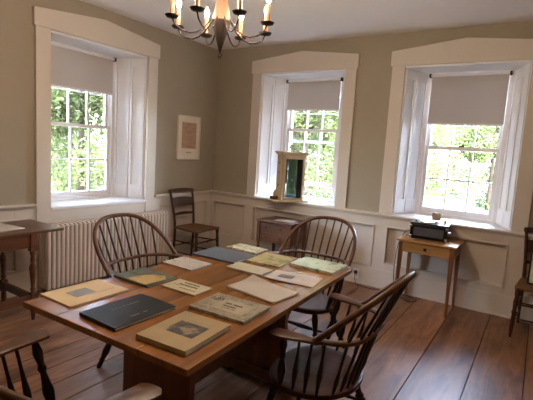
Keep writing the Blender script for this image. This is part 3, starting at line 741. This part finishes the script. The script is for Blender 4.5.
# ---------------------------------------------------------------- chandelier
ch = thing('chandelier', 'aged brass candle chandelier hanging over the table', 'chandelier', (2.468, -2.921, 0))
z0 = 1.998
MB().lathe((0, 0, z0), (0, 0, z0+.16), [(0, .004), (.08, .008), (.95, .052), (1, .053)], 12).build('lower_cone', 'brass', ch)
MB().lathe((0, 0, z0+.16), (0, 0, z0+.40), [(0, .053), (.08, .048), (.5, .026), (.85, .012), (1, .008)], 12).build('upper_cone', 'brass_lit', ch)
MB().tube([(0.0, 0, z0+.01), (0, 0, z0-.005)]+[(.011*math.sin(a_), 0, z0-.016+.011*math.cos(a_)) for a_ in [k*PI/6 for k in range(0, 10)]], .0028, 8).build('hook', 'brass', ch)
MB().lathe((0, 0, z0+.40), (0, 0, H-.03), [(0, .006), (1, .006)], 8).build('hanging_rod', 'brass', ch)
MB().lathe((0, 0, H-.035), (0, 0, H), [(0, .02), (.4, .05), (1, .06)], 20).build('canopy', 'brass', ch)
sleeve_glow = glow('candle_sleeve', hexc('8f6140'), .06)  # bulb light on the sleeve put in as faint emission; sleeve is no lamp
bulb = glow('flame_bulb', (1, .78, .58), 270)
candlepts = []
for k in range(8):
    an = k*PI/4+.24; dx, dy = math.cos(an), math.sin(an); R_ = .262; cz = z0+.135
    def P(r, z): return (dx*r, dy*r, z)
    ctrl = [(.04, cz+.045), (.06, cz+.02), (.09, cz-.02), (.13, cz-.05), (.17, cz-.062), (.21, cz-.055), (.245, cz-.035), (.258, cz-.01), (.262, cz)]
    MB().tube([P(r, z) for r, z in ctrl], .0042, 8).build('arm', 'brass', ch)
    MB().lathe(P(R_, cz-.006), P(R_, cz+.012), [(0, .008), (.25, .029), (.8, .036), (.85, .036), (1, .028)], 16).build('drip_pan', 'brass', ch)
    cd = MB().lathe(P(R_, cz+.012), P(R_, cz+.105), [(0, .0115), (.97, .011), (1, .009)], 12).build('candle_sleeve', sleeve_glow, ch)
    MB().lathe(P(R_, cz+.105), P(R_, cz+.165), [(0, .006), (.3, .013), (.5, .012), (.85, .004), (1, .001)], 10).build('flame_bulb', bulb, cd)

# ---------------------------------------------------------------- picture on the wall
pc = thing('framed_document', 'small brown document in a cream mat and frame on the olive wall', 'picture', (.001, -.545, 1.58))
Tw = lambda u, v, z: (v, u, z)
MB().box(-.2, .2, 0, .014, -.275, .275, Tw).build('mat_board', plain('cream_mat', hexc('dcd2c2'), .7), pc)
k = .012
MB().box(-.212, -.2, 0, .022, -.287, .287, Tw).box(.2, .212, 0, .022, -.287, .287, Tw).box(-.2, .2, 0, .022, .275, .287, Tw).box(-.2, .2, 0, .022, -.287, -.275, Tw).build('frame', plain('cream_frame', hexc('d2c8b6'), .5), pc)
MB().box(-.135, .135, .014, .0150, -.14, .20, Tw).build('document', printed('brown_document', [hexc('8f7058'), hexc('b08d70'), hexc('b8967a')], 40, stretch=(1, .25, 2)), pc)
MB().box(-.05, .05, .014, .0150, -.20, -.185, Tw).build('caption', plain('caption_ink', hexc('a59c8a'), .7), pc)

# ---------------------------------------------------------------- glass-fronted case on the sill
cs = thing('display_case', 'blond wooden case with glass front and cornice standing on the window sill', 'display case', (1.31, -.04, .856), -.56)
# local: x along narrow-side direction... front narrow side faces -y, glass side faces +x
nx, ny, hh = .09, .155, .585
MB().box(-nx-.03, nx+.06, -ny-.11, ny+.04, 0, .016).build('base_board', 'blond', cs, bevel=.003)
m = MB(); m.box(-nx, nx, -ny, -ny+.02, .016, hh)
m.build('side_panel', 'blond', cs, bevel=.002)
MB().box(-nx, nx, ny-.02, ny, .016, hh).build('side_panel', 'blond', cs, bevel=.002)
MB().box(-nx, nx, -ny-.001+.02, ny-.02, hh-.02, hh).build('top_board', 'blond', cs)
MB().box(-nx-.015, nx+.015, -ny-.015, ny+.015, hh, hh+.018).box(-nx-.028, nx+.028, -ny-.028, ny+.028, hh+.018, hh+.04).build('cornice', 'blond', cs, bevel=.004)
fr = MB().box(nx-.012, nx+.006, -ny+.02, -ny+.035, .016, hh-.02).box(nx-.012, nx+.006, ny-.035, ny-.02, .016, hh-.02).box(nx-.012, nx+.006, -ny+.035, ny-.035, hh-.05, hh-.02).box(nx-.012, nx+.006, -ny+.035, ny-.035, .016, .04)
fr.build('door_frame', 'blond', cs, bevel=.002)
gm, nt_, gb = nm('dark_case_glass'); gb.inputs['Base Color'].default_value = (.02, .022, .02, 1); gb.inputs['Roughness'].default_value = .05; gb.inputs['Specular IOR Level'].default_value = .8
MB().box(nx-.008, nx-.004, -ny+.035, ny-.035, .04, hh-.05).build('glass_panel', glassy('smoky_case_glass', tint=(.45, .47, .45)), cs)
MB().box(-nx+.02, -nx+.024, -ny+.02, ny-.02, .016, hh-.02).build('glass_panel', glassy('rear_case_glass', tint=(.5, .53, .5)), cs)
MB().box(-.05, -.04, -ny+.025, -ny+.10, .016, hh-.03).build('inner_board', 'black', cs)
for z in (.36, .48, .2):
    MB().lathe((-.02, -ny+.001, z), (-.02, -ny-.003, z), [(0, .010), (1, .010)], 12).build('peg_hole', 'black', cs)
bx = thing('small_wooden_box', 'small brown wooden box with brass fitting beside the glass-fronted case', 'box', (1.176, -.195, .8725), -.56)
MB().box(-.045, .045, -.035, .035, 0, .042).build('box_body', 'night', bx, bevel=.003)
MB().lathe((-.01, 0, .042), (-.01, 0, .105), [(0, .016), (.2, .010), (.5, .013), (.8, .007), (1, .009)], 12).lathe((.025, 0, .042), (.025, .0, .13), [(0, .008), (.6, .006), (.8, .013), (1, .006)], 12).build('brass_fitting', plain('bright_brass', hexc('c9a866'), .35, .5), bx)

# ---------------------------------------------------------------- record player
rp = thing('record_player', 'black portable record player with turntable on the pine side table', 'record player', (3.10, -.25, ZT), .08)
a, b, hh = .175, .125, .15
MB().box(-a, a, -b, b, .012, hh).build('body', 'black', rp, bevel=.008)
MB().box(-a+.035, a-.035, -b-.004, -b+.004, .035, hh-.03).build('speaker_grille', 'grillecloth', rp)
for sx in (-1, 1):
    for sy in (-1, 1): MB().lathe((sx*(a-.025), sy*(b-.025), 0), (sx*(a-.025), sy*(b-.025), .014), [(0, .01), (1, .013)], 10).build('foot', 'rubber', rp)
    for z in (.025, hh-.02): MB().box(sx*(a-.008)-.012, sx*(a-.008)+.012, -b-.003, -b+.012, z-.012, z+.012).build('corner_guard', 'chrome', rp, bevel=.002)
MB().box(-a-.003, a+.003, -b-.003, b+.003, hh, hh+.014).build('deck', 'black', rp, bevel=.004)
MB().lathe((-.035, 0, hh+.014), (-.035, 0, hh+.026), [(0, .11), (.3, .118), (.8, .118), (1, .116)], 36).build('platter', 'chrome', rp)
MB().lathe((-.035, 0, hh+.026), (-.035, 0, hh+.029), [(0, .115), (1, .115)], 36).build('record', 'black', rp)
MB().lathe((.125, .05, hh+.014), (.125, .05, hh+.05), [(0, .02), (.5, .014), (1, .012)], 14).tube([(.125, .07, hh+.052), (.125, .05, hh+.052), (.12, -.04, hh+.048), (.07, -.07, hh+.04)], .0045, 8).box(.05, .078, -.085, -.06, hh+.030, hh+.044).build('tonearm', 'chrome', rp)
MB().lathe((a, -.05, .08), (a+.02, -.05, .08), [(0, .018), (1, .016)], 14).lathe((a, .03, .08), (a+.02, .03, .08), [(0, .012), (1, .010)], 14).build('control_knob', 'chrome', rp)
cdn = thing('card_box', 'small brown card box standing on the sill behind the record player', 'box', (3.09, .06, .856))
MB().box(-.042, .042, -.015, .015, 0, .075).build('box_body', plain('brown_card', hexc('7d6147'), .6), cdn, bevel=.002)
MB().box(-.034, .034, -.0165, -.015, .012, .063).build('card_label', plain('tan_label', hexc('a08768'), .6), cdn)

# outlet and cord
ou = thing('wall_outlet', 'white wall outlet with black plug low on the panelling', 'outlet', (2.295, -.0605, .118))
MB().box(-.035, .035, -.006, 0, -.057, .057).build('cover_plate', 'sash', ou, bevel=.002)
for z in (-.02, .02): MB().lathe((0, -.006, z), (0, -.008, z), [(0, .014), (1, .014)], 12).build('socket', 'paper', ou)
pl = MB().box(2.28, 2.31, -.10, -.0695, .120, .154)
pts = [(2.295, -.10, .137), (2.30, -.12, .12), (2.31, -.12, .05), (2.34, -.13, .006), (2.5, -.16, .005), (2.66, -.13, .005), (2.82, -.17, .005), (2.96, -.29, .005), (3.03, -.20, .005), (2.93, -.12, .005), (2.80, -.10, .02), (2.745, -.09, .12), (2.735, -.09, .35), (2.76, -.09, .58), (2.82, -.085, .70), (2.90, -.11, .73), (2.95, -.13, .76)]
def smooth_path(p, k=4):
    p = [Vector(q) for q in p]; out = []
    for i in range(len(p)-1):
        p0, p1, p2_, p3 = p[max(i-1, 0)], p[i], p[i+1], p[min(i+2, len(p)-1)]
        for j in range(k):
            t_ = j/k; out.append(.5*((2*p1)+(-p0+p2_)*t_+(2*p0-5*p1+4*p2_-p3)*t_*t_+(-p0+3*p1-3*p2_+p3)*t_**3))
    return out+[p[-1]]
pl.tube(smooth_path(pts, 5), .0038, 6)
tag(pl.build('power_cord', 'rubber'), 'black power cord running along the floor to the record player', 'cord')

# ---------------------------------------------------------------- outside
def grass():
    return plain('lawn', (.022,.032,.012), .9, var=.3, scale=2)
GZ = -.9
struct(MB().box(-40, 40, .5, 60, GZ-.2, GZ).box(-60, -.5, -40, .5, GZ-.2, GZ).build('ground', grass()))
struct(MB().box(.4, 40, 6, 11.5, GZ, GZ+.03).build('driveway', plain('pale_gravel', (.16,.155,.15), .9, var=.08, scale=5)))
def leaf_mat(name, a, b):
    m, nt, bs = nm(name); tc = nt.nodes.new('ShaderNodeTexCoord'); n = nt.nodes.new('ShaderNodeTexNoise'); n.inputs['Scale'].default_value = 1.5; n.inputs['Detail'].default_value = 5
    r = nt.nodes.new('ShaderNodeValToRGB'); r.color_ramp.elements[0].position = .35; r.color_ramp.elements[1].position = .65; r.color_ramp.elements[0].color = c4(a); r.color_ramp.elements[1].color = c4(b)
    t = nt.nodes.new('ShaderNodeBsdfTranslucent'); mx = nt.nodes.new('ShaderNodeMixShader'); mx.inputs[0].default_value = .55
    L = nt.links.new; L(tc.outputs['Object'], n.inputs['Vector']); L(n.outputs[0], r.inputs[0]); L(r.outputs[0], bs.inputs['Base Color']); L(r.outputs[0], t.inputs[0]); bs.inputs['Roughness'].default_value = .6
    L(bs.outputs[0], mx.inputs[1]); L(t.outputs[0], mx.inputs[2]); L(mx.outputs[0], nt.nodes['Material Output'].inputs[0])
    return m
MT['leafA'] = leaf_mat('green_leaves', (.045,.068,.022), (.085,.115,.04))
MT['leafB'] = leaf_mat('yellow_green_leaves', (.055,.078,.025), (.11,.13,.045))
MT['bark'] = plain('bark', (.012, .010, .008), .95, var=.3, scale=8, spec=.1)
def tree(label, h, r, nleaf, leaf, seed, low=.12, size=.10, mat='leafA'):
    rnd = random.Random(seed)
    t = thing('tree', label, 'tree', group='trees outside the windows')
    m = MB(); m.tube([(0, 0, 0), (.05, .03, h*.3), (-.04, .05, h*.6), (0, 0, h*.9)], [.11, .08, .05, .02], 8)
    blobs = []
    for k in range(34):
        an = rnd.uniform(0, 2*PI); zz = rnd.uniform(low, .95); rad_ = r*math.sqrt(rnd.uniform(.02, 1))*(1-.5*abs(zz-.5))
        c_ = Vector((rad_*math.cos(an), rad_*math.sin(an), h*zz)); blobs.append((c_, r*rnd.uniform(.34, .5)))
        m.tube([(0, 0, max(.2, h*zz-.5*r)), tuple(c_)], [.02, .006], 6)
    m.build('trunk', 'bark', t)
    vs = []; fs = []
    for q in range(nleaf):
        c_, br = blobs[rnd.randrange(len(blobs))]
        d = Vector((rnd.gauss(0, 1), rnd.gauss(0, 1), rnd.gauss(0, .8))).normalized()*br*rnd.uniform(.3, 1)**.5
        p = c_+d; s = size*rnd.uniform(.6, 1.3)
        a_ = Vector((rnd.gauss(0, 1), rnd.gauss(0, 1), rnd.gauss(0, .6))).normalized(); b_ = a_.orthogonal().normalized()
        b_ = (Matrix.Rotation(rnd.uniform(0, 6.28), 3, a_) @ b_)
        k = len(vs); vs += [p-a_*s, p+b_*s*.45, p+a_*s, p-b_*s*.45]; fs.append([k, k+1, k+2, k+3])
    mm = MB(); mm.add(vs, fs, False)
    me = bpy.data.meshes.new('foliage'); me.from_pydata([tuple(v) for v in vs], [], fs); me.materials.append(MT[mat])
    o = bpy.data.objects.new('foliage', me); C.objects.link(o); o.parent = t
    return t
LB = 'leafy green tree standing outside the windows'
tA = tree(LB, 7.5, 1.95, 34000, .1, 1, .02, .075); tB = tree(LB, 6.6, 1.9, 30000, .1, 2, .02, .075, 'leafB')
used = {id(tA): False, id(tB): False}
spots = [(-19, 8, 1, 'A'), (-18, 1.5, 2, 'B'), (-17.5, 15, 2, 'A'), (-15.5, 21, 2, 'B'), (-7, 25.5, 3, 'A'), (-1, 26, 3.5, 'A'), (-12, 28, 1, 'B'), (-20, 27, 1, 'A'), (-24, 4, 1.3, 'A'), (-24, 12, 1.8, 'B'), (-25, 19, .3, 'A'), (-7.2, 2.6, 0, 'A'), (-9.3, 8.2, 1, 'B'), (-7.6, -3.2, 2, 'B'), (-13, 4.6, .5, 'A'), (-13.6, -1.5, 2, 'A'), (-2.6, 7.6, 1, 'A'), (-6.4, 13.6, 4, 'A'), (-.9, 13.6, 4.4, 'B'),
         (-12, 13.5, 3, 'B'), (-4, 19.5, .2, 'A'), (1.8, 19.5, 1, 'A'), (7.2, 22, 3, 'B'), (-9.8, 19.8, 2.2, 'A')]
for x, y, rz, k in spots:
    p = tA if k == 'A' else tB
    if used[id(p)]: o = copy_tree(p)
    else: o = p; used[id(p)] = True
    o.location = (x, y, GZ); o.rotation_euler = (0, 0, rz)
